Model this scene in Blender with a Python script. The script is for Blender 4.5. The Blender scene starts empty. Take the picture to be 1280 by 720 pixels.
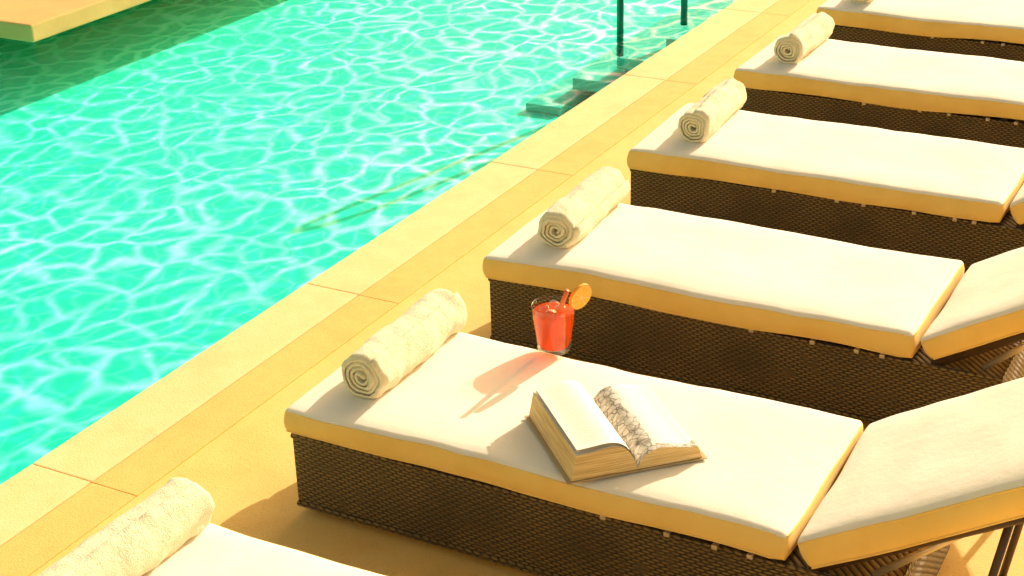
import bpy, bmesh, math, random
from mathutils import Vector, Matrix, noise
random.seed(3)
W=0.62; H=0.36; S=1.17219; L=1.46285; P_IN=.89286; P_OUT=.65227
# ---------- materials
def mat(name,fn):
    m=bpy.data.materials.new(name); m.use_nodes=True; nt=m.node_tree
    for n in list(nt.nodes):
        if n.type!='OUTPUT_MATERIAL': nt.nodes.remove(n)
    out=[n for n in nt.nodes if n.type=='OUTPUT_MATERIAL'][0]
    fn(nt,out); return m
class N:
    def __init__(s,nt): s.nt=nt
    def n(s,t,**k):
        x=s.nt.nodes.new(t)
        for a,b in k.items(): setattr(x,a,b)
        return x
    def l(s,a,b): s.nt.links.new(a,b)
    def val(s,x,i):
        if hasattr(x,'links') or hasattr(x,'is_linked'): s.l(x,i)
        else: i.default_value=x
    def m(s,op,a,b=0.,c=None,clamp=False):
        x=s.n('ShaderNodeMath',operation=op,use_clamp=clamp); s.val(a,x.inputs[0]); s.val(b,x.inputs[1])
        if c is not None: s.val(c,x.inputs[2])
        return x.outputs[0]
    def mix(s,f,a,b,bt='MIX'):
        x=s.n('ShaderNodeMix',data_type='RGBA',blend_type=bt); s.val(f,x.inputs[0])
        s.val(a if hasattr(a,'is_linked') else (*a,1),x.inputs[6]); s.val(b if hasattr(b,'is_linked') else (*b,1),x.inputs[7])
        return x.outputs[2]
    def noise(s,vec,scale,detail=3,rough=.5):
        x=s.n('ShaderNodeTexNoise'); s.l(vec,x.inputs['Vector']); x.inputs['Scale'].default_value=scale
        x.inputs['Detail'].default_value=detail; x.inputs['Roughness'].default_value=rough; return x
    def ss(s,v,a,b,c=0.,d=1.):
        x=s.n('ShaderNodeMapRange',interpolation_type='SMOOTHSTEP'); s.l(v,x.inputs[0])
        for i,k in enumerate((a,b,c,d)): x.inputs[i+1].default_value=k
        return x.outputs[0]
    def obj(s): return s.n('ShaderNodeTexCoord').outputs['Object']
    def bump(s,h,st,dist):
        x=s.n('ShaderNodeBump'); s.l(h,x.inputs['Height']); x.inputs['Strength'].default_value=st; x.inputs['Distance'].default_value=dist; return x.outputs[0]
    def pr(s,col,rough=.6,nor=None,**k):
        x=s.n('ShaderNodeBsdfPrincipled'); s.val(col if hasattr(col,'is_linked') else (*col,1),x.inputs['Base Color']); s.val(rough,x.inputs['Roughness'])
        if nor is not None: s.l(nor,x.inputs['Normal'])
        for a,b in k.items(): x.inputs[a.replace('_',' ')].default_value=b
        return x.outputs[0]
def stone(c1,c2,sc=6,spk=.35,rough=.75,bmp=.003):
    def f(nt,out):
        g=N(nt); o=g.obj(); a=g.noise(o,sc,5,.6).outputs[0]; b=g.noise(o,160,3,.7).outputs[0]; c=g.noise(o,.9,3).outputs[0]
        d=g.noise(o,2.6,5,.65).outputs[0]
        col=g.mix(g.ss(a,.3,.7),c1,c2)
        col=g.mix(g.m('MULTIPLY',g.ss(b,.5,.72),spk),col,tuple(x*.55 for x in c1))
        col=g.mix(g.m('MULTIPLY',g.ss(c,.45,.75),.35),col,tuple(x*.85 for x in c2))
        col=g.mix(g.m('MULTIPLY',g.ss(d,.52,.66),.25),col,(c2[0]*.8,c2[1]*.72,c2[2]*.6))
        g.l(g.pr(col,rough,g.bump(b,.5,bmp),Specular_IOR_Level=.25),out.inputs[0])
    return f
M={}
M['deck']=mat('deck_stone',stone((.93,.62,.20),(.90,.57,.17)))
M['coping']=mat('coping_stone',stone((.93,.69,.34),(.89,.64,.29),9,.4))
M['strip']=mat('strip_stone',stone((.87,.56,.17),(.82,.52,.15),14,.45))
M['joint']=mat('joint_grout',stone((.6,.38,.15),(.52,.32,.12)))
M['plat']=mat('platform_stone',stone((.80,.49,.18),(.7,.42,.15)))
def fabric(c1,c2,bs=.4):
    def f(nt,out):
        g=N(nt); o=g.obj(); a=g.noise(o,5,4).outputs[0]; b=g.noise(o,420,2,.6).outputs[0]; w=g.noise(o,13,5,.65).outputs[0]
        col=g.mix(g.ss(a,.35,.7),c1,c2)
        h=g.m('ADD',g.m('MULTIPLY',b,.12),w)
        g.l(g.pr(col,.9,g.bump(h,bs,.006),Specular_IOR_Level=.1,Sheen_Weight=.1),out.inputs[0])
    return f
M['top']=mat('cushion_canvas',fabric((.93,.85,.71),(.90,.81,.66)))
M['side']=mat('cushion_side_shade_canvas',fabric((.92,.65,.20),(.86,.58,.16)))  # warm yellow shade of the cushion sides put into the canvas colour
def towel(nt,out):
    g=N(nt); o=g.obj(); b=g.noise(o,240,3,.7).outputs[0]; w=g.noise(o,36,3,.6).outputs[0]
    col=g.mix(g.ss(b,.35,.65),(.86,.72,.42),(.95,.86,.64))
    h=g.m('ADD',g.m('MULTIPLY',b,.7),w)
    g.l(g.pr(col,.95,g.bump(h,.8,.007),Specular_IOR_Level=.05,Sheen_Weight=.3),out.inputs[0])
M['towel']=mat('terry_cloth',towel)
def wicker(nt,out):
    g=N(nt); o=g.obj(); s=g.n('ShaderNodeSeparateXYZ'); g.l(o,s.inputs[0])
    wz=g.noise(o,9,2).outputs[0]
    u=g.m('MULTIPLY',g.m('ADD',s.outputs[0],s.outputs[1]),74.); v=g.m('ADD',g.m('MULTIPLY',s.outputs[2],112.),g.m('MULTIPLY',wz,.9))
    row=g.m('FLOOR',v); fv=g.m('FRACT',v)
    uu=g.m('ADD',g.m('MULTIPLY',u,.5),g.m('MULTIPLY',row,.5))
    a=g.m('ABSOLUTE',g.m('SINE',g.m('MULTIPLY',uu,math.pi)))
    b=g.m('SINE',g.m('MULTIPLY',fv,math.pi))
    h=g.m('MULTIPLY',g.m('POWER',a,.7),g.m('POWER',b,.6))
    nz=g.noise(o,30,3).outputs[0]; n2=g.noise(o,3.5,3).outputs[0]
    col=g.mix(g.ss(h,.2,.95),(.035,.024,.009),(.27,.18,.06))
    col=g.mix(g.ss(nz,.5,.75),col,(.13,.085,.03))
    col=g.mix(g.m('MULTIPLY',g.ss(n2,.45,.7),.45),col,(.045,.03,.011))
    g.l(g.pr(col,.42,g.bump(h,1.,.005),Specular_IOR_Level=.5),out.inputs[0])
M['wicker']=mat('woven_rattan',wicker)
def simple(c,r=.5,**k):
    def f(nt,out):
        g=N(nt); a=g.noise(g.obj(),20,4).outputs[0]
        g.l(g.pr(g.mix(a,tuple(x*.85 for x in c),c),r,**k),out.inputs[0])
    return f
M['frame']=mat('dark_frame',simple((.06,.035,.018),.5))
M['alu']=mat('aluminium',simple((.75,.66,.5),.35,Metallic=.6))
M['steel']=mat('rail_steel',simple((.05,.22,.17),.25,Metallic=.5))
def poolfloor(c1,c2):
    def fn(nt,out):
        g=N(nt); o=g.obj(); a=g.noise(o,.6,3).outputs[0]
        g.l(g.pr(g.mix(g.ss(a,.3,.7),c1,c2),.6,Specular_IOR_Level=.1),out.inputs[0])
    return fn
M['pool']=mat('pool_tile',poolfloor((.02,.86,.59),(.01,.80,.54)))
M['wall_shade']=mat('pool_tile_shade',poolfloor((.01,.66,.46),(.01,.58,.40)))  # shade band along the far side wall put into the tile colour
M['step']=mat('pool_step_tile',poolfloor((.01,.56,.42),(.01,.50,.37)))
def water(nt,out):
    g=N(nt); o=g.obj()
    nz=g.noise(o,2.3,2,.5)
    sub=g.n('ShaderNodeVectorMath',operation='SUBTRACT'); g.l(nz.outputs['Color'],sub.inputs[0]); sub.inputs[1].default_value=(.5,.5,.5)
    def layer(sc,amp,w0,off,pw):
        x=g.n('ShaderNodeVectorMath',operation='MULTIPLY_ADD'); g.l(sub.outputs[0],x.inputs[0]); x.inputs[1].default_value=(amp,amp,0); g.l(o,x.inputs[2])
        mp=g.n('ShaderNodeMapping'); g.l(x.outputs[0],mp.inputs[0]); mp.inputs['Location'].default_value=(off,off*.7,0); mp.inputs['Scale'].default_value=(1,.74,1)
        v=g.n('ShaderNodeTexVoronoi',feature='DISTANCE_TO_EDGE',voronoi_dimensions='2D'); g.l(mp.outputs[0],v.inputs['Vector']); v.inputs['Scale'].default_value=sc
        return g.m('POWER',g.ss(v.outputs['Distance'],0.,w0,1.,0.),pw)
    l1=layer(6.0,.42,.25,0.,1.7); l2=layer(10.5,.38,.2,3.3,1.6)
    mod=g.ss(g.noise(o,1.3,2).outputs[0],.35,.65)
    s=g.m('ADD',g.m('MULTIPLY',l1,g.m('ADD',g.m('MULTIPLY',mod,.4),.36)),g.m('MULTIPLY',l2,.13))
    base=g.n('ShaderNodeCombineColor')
    g.l(g.m('ADD',g.m('MULTIPLY',s,5.6),.35),base.inputs[0]); g.l(g.m('ADD',g.m('MULTIPLY',s,.6),.97),base.inputs[1]); g.l(g.m('ADD',g.m('MULTIPLY',s,.85),.95),base.inputs[2])  # bright caustic network painted into the transparent colour, also filters the sun
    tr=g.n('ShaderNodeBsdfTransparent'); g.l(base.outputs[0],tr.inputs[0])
    wv=g.noise(o,5.,3,.5).outputs[0]; wv2=g.noise(o,14,2,.5).outputs[0]
    bm=g.bump(g.m('ADD',wv,g.m('MULTIPLY',wv2,.35)),1.,.03)
    gl=g.n('ShaderNodeBsdfGlossy'); gl.inputs['Roughness'].default_value=.06; g.l(bm,gl.inputs['Normal'])
    lw=g.n('ShaderNodeLayerWeight'); lw.inputs[0].default_value=.5
    fac=g.m('ADD',g.m('MULTIPLY',g.m('POWER',lw.outputs['Facing'],4.),.14),.012)
    mx=g.n('ShaderNodeMixShader'); g.l(fac,mx.inputs[0]); g.l(tr.outputs[0],mx.inputs[1]); g.l(gl.outputs[0],mx.inputs[2])
    g.l(mx.outputs[0],out.inputs[0])
M['water']=mat('water_caustic_tint',water)
def tint(col,f,base,rough=.1,trl=False):
    def fn(nt,out):
        g=N(nt); t=g.n('ShaderNodeBsdfTransparent'); t.inputs[0].default_value=(*col,1)
        p=g.pr(base,rough); mx=g.n('ShaderNodeMixShader'); mx.inputs[0].default_value=f; g.l(t.outputs[0],mx.inputs[1])
        if trl:
            tl=g.n('ShaderNodeBsdfTranslucent'); tl.inputs[0].default_value=(*base,1); m2=g.n('ShaderNodeMixShader'); m2.inputs[0].default_value=.5
            g.l(p,m2.inputs[1]); g.l(tl.outputs[0],m2.inputs[2]); p=m2.outputs[0]
        g.l(p,mx.inputs[2]); g.l(mx.outputs[0],out.inputs[0])
    return fn
M['drink']=mat('fruit_juice',tint((1.,.40,.08),.38,(1.,.24,.05),.15,True))
def glassm(nt,out):
    g=N(nt); t=g.n('ShaderNodeBsdfTransparent'); t.inputs[0].default_value=(.95,.96,.94,1); gl=g.n('ShaderNodeBsdfGlossy'); gl.inputs['Roughness'].default_value=.04
    lw=g.n('ShaderNodeLayerWeight'); lw.inputs[0].default_value=.5
    fac=g.m('ADD',g.m('MULTIPLY',g.m('POWER',lw.outputs['Facing'],3.),.5),.06)
    mx=g.n('ShaderNodeMixShader'); g.l(fac,mx.inputs[0]); g.l(t.outputs[0],mx.inputs[1]); g.l(gl.outputs[0],mx.inputs[2]); g.l(mx.outputs[0],out.inputs[0])
M['glass']=mat('clear_glass',glassm)
M['peel']=mat('orange_peel',simple((.98,.40,.02),.4))
M['pith']=mat('orange_pith',simple((.98,.76,.28),.5))
M['flesh']=mat('orange_flesh',simple((1.,.58,.09),.3))
M['straw']=mat('straw_plastic',simple((.98,.18,.04),.3))
def page(pic):
    def f(nt,out):
        g=N(nt); o=g.obj(); s=g.n('ShaderNodeSeparateXYZ'); g.l(o,s.inputs[0]); x,y=s.outputs[0],s.outputs[1]
        fr=g.m('FRACT',g.m('MULTIPLY',y,130.)); ln=g.m('LESS_THAN',fr,.4)
        mp=g.n('ShaderNodeMapping'); g.l(o,mp.inputs[0]); mp.inputs['Scale'].default_value=(1,1,0.)
        wd=g.ss(g.noise(mp.outputs[0],330,1).outputs[0],.42,.5)
        ax=g.m('ABSOLUTE',x); ins=g.m('MULTIPLY',g.m('GREATER_THAN',ax,.022),g.m('LESS_THAN',ax,.15))
        ins=g.m('MULTIPLY',ins,g.m('LESS_THAN',g.m('ABSOLUTE',y),.155))
        t=g.m('MULTIPLY',g.m('MULTIPLY',ln,wd),g.m('MULTIPLY',ins,.42))
        col=g.mix(t,(.89,.83,.72),(.15,.12,.09))
        if pic:
            dn=g.noise(mp.outputs[0],40,3,.6)
            ad=g.n('ShaderNodeVectorMath',operation='MULTIPLY_ADD'); g.l(dn.outputs['Color'],ad.inputs[0]); ad.inputs[1].default_value=(.012,.012,0); g.l(mp.outputs[0],ad.inputs[2])
            v=g.n('ShaderNodeTexVoronoi',feature='DISTANCE_TO_EDGE'); g.l(ad.outputs[0],v.inputs['Vector']); v.inputs['Scale'].default_value=50
            tone=g.noise(mp.outputs[0],28,5,.7).outputs[0]
            pc=g.mix(g.ss(tone,.32,.6),(.34,.30,.24),(.74,.69,.59))
            pc=g.mix(g.ss(v.outputs[0],.01,.07,.8,0.),pc,(.08,.07,.05))
            ed=g.m('ADD',.032,g.m('MULTIPLY',g.noise(mp.outputs[0],25,4).outputs[0],.045))
            reg=g.m('MULTIPLY',g.m('LESS_THAN',x,ed),g.m('GREATER_THAN',x,.004))
            low=g.m('LESS_THAN',y,g.m('ADD',-.185,g.m('MULTIPLY',g.noise(mp.outputs[0],20,3).outputs[0],.06)))
            reg=g.m('MAXIMUM',reg,low)
            col=g.mix(reg,col,pc)
        g.l(g.pr(col,.7),out.inputs[0])
    return f
M['page']=mat('printed_page',page(False)); M['pagepic']=mat('illustrated_page',page(True))
def pedge(nt,out):
    g=N(nt); o=g.obj(); mp=g.n('ShaderNodeMapping'); g.l(o,mp.inputs[0]); mp.inputs['Scale'].default_value=(8,8,700)
    a=g.noise(mp.outputs[0],1.,2).outputs[0]
    g.l(g.pr(g.mix(g.ss(a,.35,.65),(.58,.38,.14),(.88,.67,.32)),.8,g.bump(a,.4,.002)),out.inputs[0])
M['pedge']=mat('page_edges',pedge)
M['cover']=mat('book_cover',simple((.50,.36,.18),.5))
# ---------- mesh helpers
def mk(name,verts,faces,mats,mi=None,parent=None,smooth=False):
    me=bpy.data.meshes.new(name); me.from_pydata([tuple(v) for v in verts],[],faces)
    for m in mats: me.materials.append(m)
    if mi: me.polygons.foreach_set('material_index',mi)
    if smooth: me.polygons.foreach_set('use_smooth',[True]*len(me.polygons))
    me.update(); o=bpy.data.objects.new(name,me); bpy.context.scene.collection.objects.link(o)
    if parent: o.parent=parent
    return o
def empty(name,loc=(0,0,0),rz=0):
    e=bpy.data.objects.new(name,None); e.location=loc; e.rotation_euler=(0,0,rz); bpy.context.scene.collection.objects.link(e); return e
class MB:
    def __init__(s): s.v=[];s.f=[];s.m=[]
    def box(s,a,b,mi=0,bev=.004):
        bm=bmesh.new(); bmesh.ops.create_cube(bm,size=1)
        for v in bm.verts: v.co=Vector([(a[i]+b[i])/2+v.co[i]*(b[i]-a[i]) for i in range(3)])
        if bev: bmesh.ops.bevel(bm,geom=list(bm.edges),offset=bev,segments=2,affect='EDGES',profile=.6)
        s.add(bm,mi)
    def add(s,bm,mi,mtx=None):
        k=len(s.v); bm.verts.index_update()
        for v in bm.verts: s.v.append((mtx@v.co) if mtx else v.co.copy())
        for f in bm.faces: s.f.append([k+v.index for v in f.verts]); s.m.append(mi)
        bm.free()
    def tube(s,pts,r,mi=0,seg=8,closed=False,rad=None):
        pts=[Vector(p) for p in pts]; n=len(pts); k=len(s.v)
        for i,p in enumerate(pts):
            a=pts[(i-1)%n] if (closed or i>0) else p; b=pts[(i+1)%n] if (closed or i<n-1) else p
            t=(b-a).normalized(); up=Vector((0,0,1)) if abs(t.z)<.9 else Vector((1,0,0))
            x=t.cross(up).normalized(); y=x.cross(t); rr=rad[i] if rad else r
            for j in range(seg):
                an=2*math.pi*j/seg; s.v.append(p+x*math.cos(an)*rr+y*math.sin(an)*rr)
        for i in range(n if closed else n-1):
            for j in range(seg):
                a=k+i*seg+j; b=k+i*seg+(j+1)%seg; c=k+((i+1)%n)*seg+(j+1)%seg; d=k+((i+1)%n)*seg+j
                s.f.append([a,b,c,d]); s.m.append(mi)
        if not closed:
            s.f.append([k+j for j in range(seg)][::-1]); s.m.append(mi); s.f.append([k+(n-1)*seg+j for j in range(seg)]); s.m.append(mi)
    def lathe(s,prof,mi=0,seg=40,c=(0,0,0)):
        k=len(s.v); n=len(prof)
        for r,z in prof:
            for j in range(seg):
                a=2*math.pi*j/seg; s.v.append(Vector((c[0]+r*math.cos(a),c[1]+r*math.sin(a),c[2]+z)))
        for i in range(n-1):
            for j in range(seg):
                s.f.append([k+i*seg+j,k+i*seg+(j+1)%seg,k+(i+1)*seg+(j+1)%seg,k+(i+1)*seg+j]); s.m.append(mi)
    def obj(s,name,mats,parent=None,smooth=False): return mk(name,s.v,s.f,mats,s.m,parent,smooth)
def samp(Ln,r,n):
    a=[0,r*.25,r*.6,r]; b=[Ln-x for x in a][::-1]
    m=[r+(Ln-2*r)*i/n for i in range(1,n)]; return a+m+b
def cushion(name,lx,ly,lz,seed,parent):
    r=.016; X=samp(lx,r,44); Y=samp(ly,r,22); Z=samp(lz,r,3)
    sd=Vector((seed*7.3,seed*3.1,seed*1.7))
    def deform(p):
        u=2*p.x/lx-1; v=2*p.y/ly-1; t=p.z/lz
        puff=.011*(1-u**6)*(1-v**6)-.007
        n1=noise.noise(Vector((p.x*2.2,p.y*2.2,0))+sd)*.009+noise.noise(Vector((p.x*9,p.y*7,0))+sd)*.0026
        edge=max(abs(u)**8,abs(v)**8)
        wr=noise.noise(Vector((p.x*12,p.y*5,3))+sd)*.003*edge
        z=p.z+(puff+n1+wr)*t + noise.noise(Vector((p.x*2.6,v,9))+sd)*.014*(1-t)
        wob=noise.noise(Vector((p.x*2.5,0,t*.6))+sd)*.014+noise.noise(Vector((p.x*7,p.y*0,t*2))+sd)*.003
        wobx=noise.noise(Vector((0,p.y*4,t*.6))+sd)*.008
        bul=.007*math.sin(math.pi*max(0,min(1,t)))
        return Vector((p.x+wobx*abs(u)+bul*(u**9), p.y+wob*abs(v)+bul*(v**9), z))
    def rnd(p):
        h=Vector((lx,ly,lz)); inn=Vector([min(max(p[i],r),h[i]-r) for i in range(3)]); d=p-inn
        return inn+d.normalized()*r if d.length>1e-7 else p
    idx={};V=[];F=[];MI=[]
    def vi(i,j,k):
        if (i,j,k) not in idx:
            idx[(i,j,k)]=len(V); V.append(deform(rnd(Vector((X[i],Y[j],Z[k])))))
        return idx[(i,j,k)]
    a,b,c=len(X)-1,len(Y)-1,len(Z)-1
    for i in range(a):
        for j in range(b):
            F.append([vi(i,j,c),vi(i+1,j,c),vi(i+1,j+1,c),vi(i,j+1,c)]);MI.append(0)
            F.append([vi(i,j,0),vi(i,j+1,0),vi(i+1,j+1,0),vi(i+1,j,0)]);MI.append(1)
    for i in range(a):
        for k in range(c):
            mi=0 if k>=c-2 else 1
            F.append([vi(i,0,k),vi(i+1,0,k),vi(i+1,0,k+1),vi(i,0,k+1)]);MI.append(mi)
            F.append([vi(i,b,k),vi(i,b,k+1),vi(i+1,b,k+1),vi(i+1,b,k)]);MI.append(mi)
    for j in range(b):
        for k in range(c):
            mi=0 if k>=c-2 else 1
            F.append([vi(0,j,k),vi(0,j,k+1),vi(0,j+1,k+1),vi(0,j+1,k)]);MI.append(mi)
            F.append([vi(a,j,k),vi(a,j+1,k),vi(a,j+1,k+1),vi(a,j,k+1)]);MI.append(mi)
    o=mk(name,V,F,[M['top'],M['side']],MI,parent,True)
    mb=MB()
    for z in (lz-.011,.006):
        e=.0015; pts=[]
        n=60
        for i in range(n): pts.append((e+.01+(lx-2*e-.02)*i/n,e,z))
        for i in range(24): pts.append((lx-e,e+.01+(ly-2*e-.02)*i/24,z))
        for i in range(n): pts.append((lx-e-.01-(lx-2*e-.02)*i/n,ly-e,z))
        for i in range(24): pts.append((e,ly-e-.01-(ly-2*e-.02)*i/24,z))
        mb.tube([deform(Vector(p)) for p in pts],.003,0,6,True)
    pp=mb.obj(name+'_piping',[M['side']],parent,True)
    return o,pp
ZB=.27; CT=.09; AL=math.radians(31); BL=.70
def lounger(n):
    dx=random.uniform(-.01,.01) if n!=0 else 0
    e=empty('sun_lounger',(dx,n*S,0))
    cushion('seat_cushion',L,W,CT,n+11,e)
    for o in e.children: o.location=(0,0,ZB)
    b,p=cushion('back_cushion',BL,W,CT,n+31,e)
    for o in (b,p):
        o.location=(L+.014+CT*math.sin(AL),0,ZB+.002); o.rotation_euler=(0,-AL,0)
    mb=MB(); E=L+.27
    mb.box((.0,.015,.03),(E,W-.015,ZB-.018),0,.012)
    mb.obj('wicker_base',[M['wicker']],e)
    mb=MB()
    for z in (ZB-.016,.03): 
        pts=[(.005,.018,z),(E-.005,.018,z),(E-.005,W-.018,z),(.005,W-.018,z)]
        mb.tube(pts,.010,0,8,True)
    for x in (.05,E-.05):
        for y in (.06,W-.06): mb.lathe([(.0,0),(.02,0),(.02,.035),(0,.035)],1,12,(x,y,0))
    x=.3
    while x<L-.03:
        mb.box((x,.03,ZB-.012),(x+.03,W-.03,ZB-.002),1,.002); x+=.075
    for x in [L-.5+random.uniform(-.02,.02),L-.32,L-.2+random.uniform(-.03,.03),L-.1]+([.6,.85] if n>1 else []):
        mb.box((x,.006,ZB-.015),(x+.016,.03,ZB-.003),2,.002)
    mb.obj('base_trim_and_slats',[M['wicker'],M['frame'],M['alu']],e)
    mb=MB(); ca,sa=math.cos(AL),math.sin(AL); hx=L+.06; hz=ZB-.012
    def bp(d,y,o=0): return Vector((hx+d*ca+o*sa,y,hz+d*sa-o*ca))
    mb.tube([bp(0,.03),bp(BL-.03,.03),bp(BL-.03,W-.03),bp(0,W-.03)],.012,0,8,True)
    for d in [.1,.22,.34,.46,.58]: mb.tube([bp(d,.03),bp(d,W-.03)],.008,0,6)
    for y in (.07,W-.07):
        mb.tube([bp(.42,y,.012),(L+.2,y,.26)],.010,1,8); mb.tube([bp(.5,y,.012),(L+.42,y,.012)],.010,0,8)
    mb.tube([(L+.42,.05,.012),(L+.42,W-.05,.012)],.011,0,8)
    mb.obj('back_support_frame',[M['frame'],M['alu']],e,True)
    return e
for n in range(-1,7): lounger(n)
# ---------- towels
def towelroll(loc,rz,length=.48,R=.068,seed=0):
    turns=4.2; n=int(turns*30); nl=44; r0=.010; pitch=(R-r0)/turns; V=[];F=[]
    sd=Vector((seed*5.1,seed*2.3,1.))
    for side in (0,1):
        for i in range(n+1):
            th=2*math.pi*turns*i/n; lay=noise.noise(Vector((th*.35,seed,0)))*.014
            for j in range(nl+1):
                s=j/nl
                t=s*2-1; t=math.copysign(1-(1-abs(t))**1.5,t); y=t*(length/2+lay)
                endr=max(0,(abs(t)-.93)/.07); th_k=pitch*.97*(1-.5*endr**2)
                rm=r0+(R-r0)*i/n
                rm-=R*.12*endr**2*(rm/R)
                k=rm/R
                d=noise.noise(Vector((math.cos(th)*1.6,y*8,math.sin(th)*1.6))+sd)*.011*k+noise.noise(Vector((math.cos(th)*3,y*26,math.sin(th)*3))+sd)*.0065*k
                r=rm+d+(th_k/2 if side==0 else -th_k/2)
                x=r*math.cos(th); z=r*math.sin(th)
                V.append((x,y,z))
    st=(n+1)*(nl+1)
    def id(s,i,j): return s*st+i*(nl+1)+j
    for i in range(n):
        for j in range(nl):
            F.append([id(0,i,j),id(0,i,j+1),id(0,i+1,j+1),id(0,i+1,j)]); F.append([id(1,i,j),id(1,i+1,j),id(1,i+1,j+1),id(1,i,j+1)])
        F.append([id(0,i,0),id(0,i+1,0),id(1,i+1,0),id(1,i,0)]); F.append([id(0,i,nl),id(1,i,nl),id(1,i+1,nl),id(0,i+1,nl)])
    for j in range(nl):
        F.append([id(0,0,j),id(1,0,j),id(1,0,j+1),id(0,0,j+1)]); F.append([id(0,n,j),id(0,n,j+1),id(1,n,j+1),id(1,n,j)])
    # roll by a random amount, then flatten what rests on the cushion
    a=random.uniform(-1.2,1.2); ca,sa=math.cos(a),math.sin(a); V2=[]
    for x,y,z in V:
        x,z=x*ca-z*sa,x*sa+z*ca
        if z<-R*.86: z=-R*.86+(z+R*.86)*.25
        V2.append((x,y,z))
    o=mk('rolled_towel',V2,F,[M['towel']],None,None,True); o.location=loc; o.rotation_euler=(0,0,rz)
    return o
TX={-1:.14,0:.165,1:.185,2:.205,3:.20,4:.19,5:.19}
for n in range(-1,6):
    R_=random.uniform(.069,.073)
    towelroll((TX[n]+random.uniform(-.006,.006),n*S+W*.52+(.05 if n>=0 else .02),H+.002+R_*.87),random.uniform(-.05,.05),length=random.uniform(.46,.5),R=R_,seed=n+5)
# ---------- glass
g=empty('cocktail_glass',(.53,.62,H+.004))
mb=MB(); mb.lathe([(0,.0),(.046,0),(.049,.003),(.052,.03),(.057,.07),(.062,.11),(.0645,.143),(.0655,.1445),(.064,.145),(.063,.143)],0,56)
mb.obj('tumbler',[M['glass']],g,True)
mb=MB(); mb.lathe([(0,.014),(.044,.015),(.050,.03),(.0555,.07),(.060,.108),(.0615,.124),(.059,.126),(0,.126)],0,56); mb.obj('juice',[M['drink']],g,True)
mb=MB()
for k,(x,y,a) in enumerate([(.018,.014,.4),(-.022,-.008,1.1),(.006,-.03,.1),(-.012,.03,.7)]):
    bm=bmesh.new(); bmesh.ops.create_cube(bm,size=.03); bmesh.ops.bevel(bm,geom=list(bm.edges),offset=.004,segments=2,affect='EDGES')
    mb.add(bm,0,Matrix.Translation((x,y,.124))@Matrix.Rotation(a,4,'X')@Matrix.Rotation(a*2,4,'Z'))
mb.obj('ice_cubes',[M['glass']],g,True)
mb=MB(); mb.tube([(-.01,-.0,.03),(.030,-.02,.14),(.060,-.03,.215)],.0075,0,12); mb.obj('straw',[M['straw']],g,True)
mb=MB(); R=.041
def disc(r,t,mi,a0=0,a1=2*math.pi,seg=40):
    k=len(mb.v); pts=[(r*math.cos(a0+(a1-a0)*i/seg),r*math.sin(a0+(a1-a0)*i/seg)) for i in range(seg)]
    for z in (-t,t):
        for x,y in pts: mb.v.append(Vector((x,z,y)))
    mb.f.append([k+i for i in range(seg)]);mb.m.append(mi); mb.f.append([k+seg+i for i in range(seg)][::-1]);mb.m.append(mi)
    for i in range(seg): mb.f.append([k+i,k+seg+i,k+seg+(i+1)%seg,k+(i+1)%seg]);mb.m.append(mi)
disc(R,.0045,0); disc(R-.0035,.0049,1)
for k in range(9):
    a=2*math.pi*k/9; b=a+2*math.pi/9*.88
    i0=len(mb.v)
    for z in (-.0055,.0055):
        mb.v.append(Vector((.004*math.cos((a+b)/2),z,.004*math.sin((a+b)/2))))
        for j in range(5):
            t=a+(b-a)*j/4; mb.v.append(Vector(((R-.006)*math.cos(t),z,(R-.006)*math.sin(t))))
    mb.f.append([i0+j for j in range(6)]);mb.m.append(2); mb.f.append([i0+6+j for j in range(6)][::-1]);mb.m.append(2)
    for j in range(6): mb.f.append([i0+j,i0+6+j,i0+6+(j+1)%6,i0+(j+1)%6]);mb.m.append(2)
o=mb.obj('orange_slice',[M['peel'],M['pith'],M['flesh']],g); o.location=(.076,.025,.176); o.rotation_euler=(0.2,.3,1.25)
# ---------- book
bk=empty('open_book',(.905,.225,H+.006),math.radians(45))
BW=.175; BH=.178
def ptop(t,th,droop): return .008+th*(1-math.exp(-t*8))*(1-droop*t*t)+.016*math.sin(math.pi*min(1,t*1.15))*(1-t)
def halfbook(sg,th,name,pm,droop):
    n=24; V=[];F=[];MI=[]
    top=[];bot=[]
    for i in range(n+1):
        t=i/n
        top.append((sg*BW*t*.94,ptop(t,th,droop))); bot.append((sg*(BW*t+.004*t),.004))
    for y in (-BH,BH):
        for x,z in top: V.append((x,y,z))
        for x,z in bot: V.append((x,y,z))
    m=n+1
    for i in range(n):
        F.append([i,i+1,2*m+i+1,2*m+i]);MI.append(0)
        F.append([m+i,m+i+1,i+1,i]);MI.append(1); F.append([3*m+i,2*m+i,2*m+i+1,3*m+i+1]);MI.append(1)
        F.append([m+i,3*m+i,3*m+i+1,m+i+1]);MI.append(1)
    F.append([n,m+n,3*m+n,2*m+n]);MI.append(1)
    mk(name,V,F,[pm,M['pedge']],MI,bk)
halfbook(-1,.068,'left_pages',M['page'],.0); halfbook(1,.040,'right_pages',M['pagepic'],.2)
mb=MB(); mb.box((-BW-.016,-BH-.006,.0),(-.004,BH+.006,.003),0,.001); mb.box((.004,-BH-.006,.0),(BW+.016,BH+.006,.003),0,.001); mb.box((-.0042,-BH-.006,-.001),(.0042,BH+.006,.0022),0,.0005)
mb.obj('cover',[M['cover']],bk)
V=[];F=[]
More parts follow.
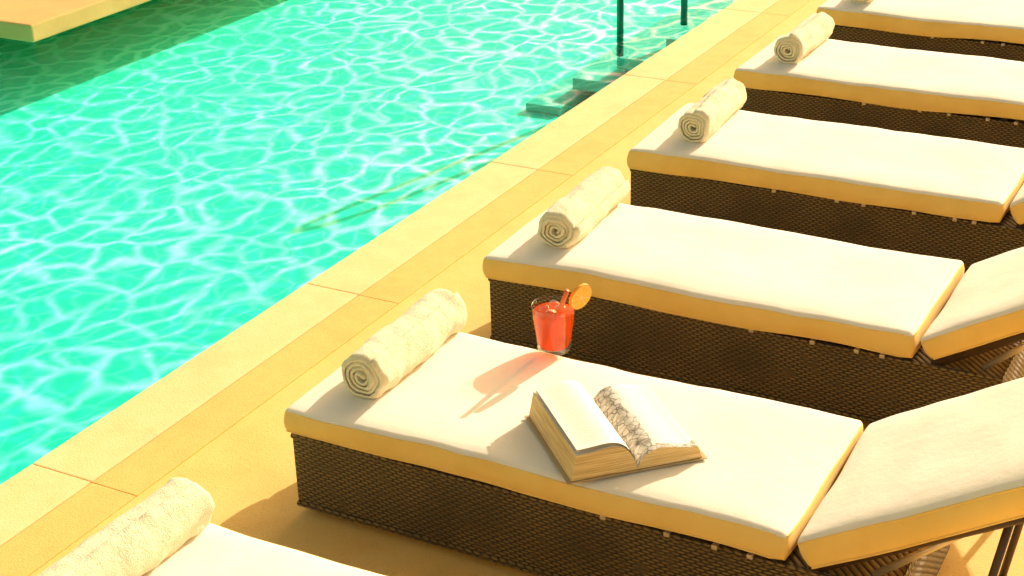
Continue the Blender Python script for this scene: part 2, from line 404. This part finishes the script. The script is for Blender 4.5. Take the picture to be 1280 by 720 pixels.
for k,(sg,lift,th,dr) in enumerate([(-1,.014,.068,.0),(-1,.006,.068,.0)]):
    k0=len(V)
    for i in range(17):
        t=i/16
        z=.002+ptop(t,th,dr)+lift*math.sin(math.pi*t*.6)
        for y in (-BH*.995,BH*.995): V.append((sg*BW*.93*t,y+(.003 if k else 0),z))
    for i in range(16): F.append([k0+2*i,k0+2*i+1,k0+2*i+3,k0+2*i+2])
mk('loose_pages',V,F,[M['page']],None,bk,True)
# ---------- pool, deck
PX,PY=-4.48,3.62
DW=-.07; FL=-.50; XL=-6.5; Y0=-8.; Y1=24.
def sheet(name,quads,mat_,parent=None):
    V=[];F=[]
    for qd in quads:
        k=len(V); V+=qd; F.append([k,k+1,k+2,k+3])
    return mk(name,V,F,[mat_],None,parent)
def rq(x0,y0,x1,y1,z): return [(x0,y0,z),(x1,y0,z),(x1,y1,z),(x0,y1,z)]
B=300
SW=.17
sheet('ground',[rq(-P_OUT-.02,-B,B,B,-.004),rq(-B,-B,XL,B,-.004),rq(XL,Y1,-P_OUT-.02,B,-.004),rq(XL,-B,-P_OUT-.02,Y0,-.004)],M['deck'])
mb=MB(); JL=1.465; J0=-.13; y=J0-JL*5
while y<Y1:
    mb.box((-P_IN,y+.0015,-.06),(-P_OUT-.003,y+JL-.0015,.004),0,.004); y+=JL
mb.box((-P_IN+.02,Y0,-.3),(-P_OUT+.02,Y1,-.008),1,0)
mb.obj('pool_coping',[M['coping'],M['joint']])
mb=MB(); y=J0-JL*5
while y<Y1: mb.box((-P_OUT+.002,y+.001,-.05),(-P_OUT+SW,y+JL-.001,.002),0,.003); y+=JL
mb.obj('deck_border_strip',[M['strip']])
xr=-P_IN+.025
pool=empty('swimming_pool')
sheet('basin',[rq(XL,Y0,xr,Y1,FL),[(xr,Y0,FL),(xr,Y0,0),(xr,Y1,0),(xr,Y1,FL)],[(XL,Y1,FL),(xr,Y1,FL),(xr,Y1,0),(XL,Y1,0)],[(XL,Y0,FL),(XL,Y0,0),(xr,Y0,0),(xr,Y0,FL)]],M['pool'],pool)
sheet('side_wall',[[(XL,Y0,FL),(XL,Y1,FL),(XL,Y1,0),(XL,Y0,0)]],M['wall_shade'],pool)
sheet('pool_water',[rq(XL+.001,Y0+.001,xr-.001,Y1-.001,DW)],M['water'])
mb=MB(); mb.box((XL+.01,PY,-.06),(PX,Y1-.1,.05),0,.012); mb.obj('stone_platform',[M['plat']])
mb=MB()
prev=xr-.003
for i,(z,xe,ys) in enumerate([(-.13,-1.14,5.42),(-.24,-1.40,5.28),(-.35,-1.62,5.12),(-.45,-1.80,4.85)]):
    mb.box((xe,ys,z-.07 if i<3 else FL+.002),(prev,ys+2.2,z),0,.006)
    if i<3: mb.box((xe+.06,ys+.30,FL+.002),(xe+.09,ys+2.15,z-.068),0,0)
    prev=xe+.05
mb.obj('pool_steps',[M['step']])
mb=MB()
# two grab posts joined by a bowed top bar
a0=Vector((-1.40,5.33,-.24)); b0=Vector((-1.16,5.75,-.13))
pts=[a0,Vector((a0.x,a0.y,.62))]
for i in range(1,10):
    t=i/10; p=a0.lerp(b0,.5-.5*math.cos(math.pi*t)); pts.append(Vector((p.x,p.y,.62+.22*math.sin(math.pi*t)**.7)))
pts+=[Vector((b0.x,b0.y,.62)),b0]
mb.tube(pts,.022,0,14)
mb.obj('pool_handrail',[M['steel']],None,True)
# ---------- light
az=math.radians(13); el=math.radians(25.5)
s=Vector((math.cos(el)*math.sin(az),math.cos(el)*math.cos(az),math.sin(el)))
ld=bpy.data.lights.new('sun','SUN'); ld.energy=5.3; ld.angle=math.radians(.5); ld.color=(1,.91,.75)
lo=bpy.data.objects.new('sun',ld); lo.rotation_euler=s.to_track_quat('Z','Y').to_euler(); bpy.context.scene.collection.objects.link(lo)
w=bpy.data.worlds.new('World'); bpy.context.scene.world=w; w.use_nodes=True; nt=w.node_tree
sk=nt.nodes.new('ShaderNodeTexSky'); sk.sky_type='NISHITA'; sk.sun_disc=False; sk.sun_elevation=el; sk.sun_rotation=az; sk.dust_density=4
mx=nt.nodes.new('ShaderNodeMix'); mx.data_type='RGBA'; mx.blend_type='MULTIPLY'; mx.inputs[0].default_value=1; mx.inputs[7].default_value=(1.9,1.42,.78,1)
nt.links.new(sk.outputs[0],mx.inputs[6]); bg=nt.nodes['Background']; nt.links.new(mx.outputs[2],bg.inputs[0]); bg.inputs[1].default_value=.15
# ---------- camera
psi,th,ro=-.50167,.43302,-.02708
f=Vector((math.sin(psi)*math.cos(th),math.cos(psi)*math.cos(th),-math.sin(th)))
r=Vector((math.cos(psi),-math.sin(psi),0)); u=r.cross(f)
r2=r*math.cos(ro)+u*math.sin(ro); u2=-r*math.sin(ro)+u*math.cos(ro)
cd=bpy.data.cameras.new('Camera'); co=bpy.data.objects.new('Camera',cd); bpy.context.scene.collection.objects.link(co)
co.matrix_world=Matrix(((r2[0],u2[0],-f[0],2.40939),(r2[1],u2[1],-f[1],-3.05495),(r2[2],u2[2],-f[2],2.47382),(0,0,0,1)))
cd.sensor_width=36; cd.lens=1955.46/1280*36; cd.clip_end=1000
bpy.context.scene.camera=co
bpy.context.scene.view_settings.view_transform='Standard'
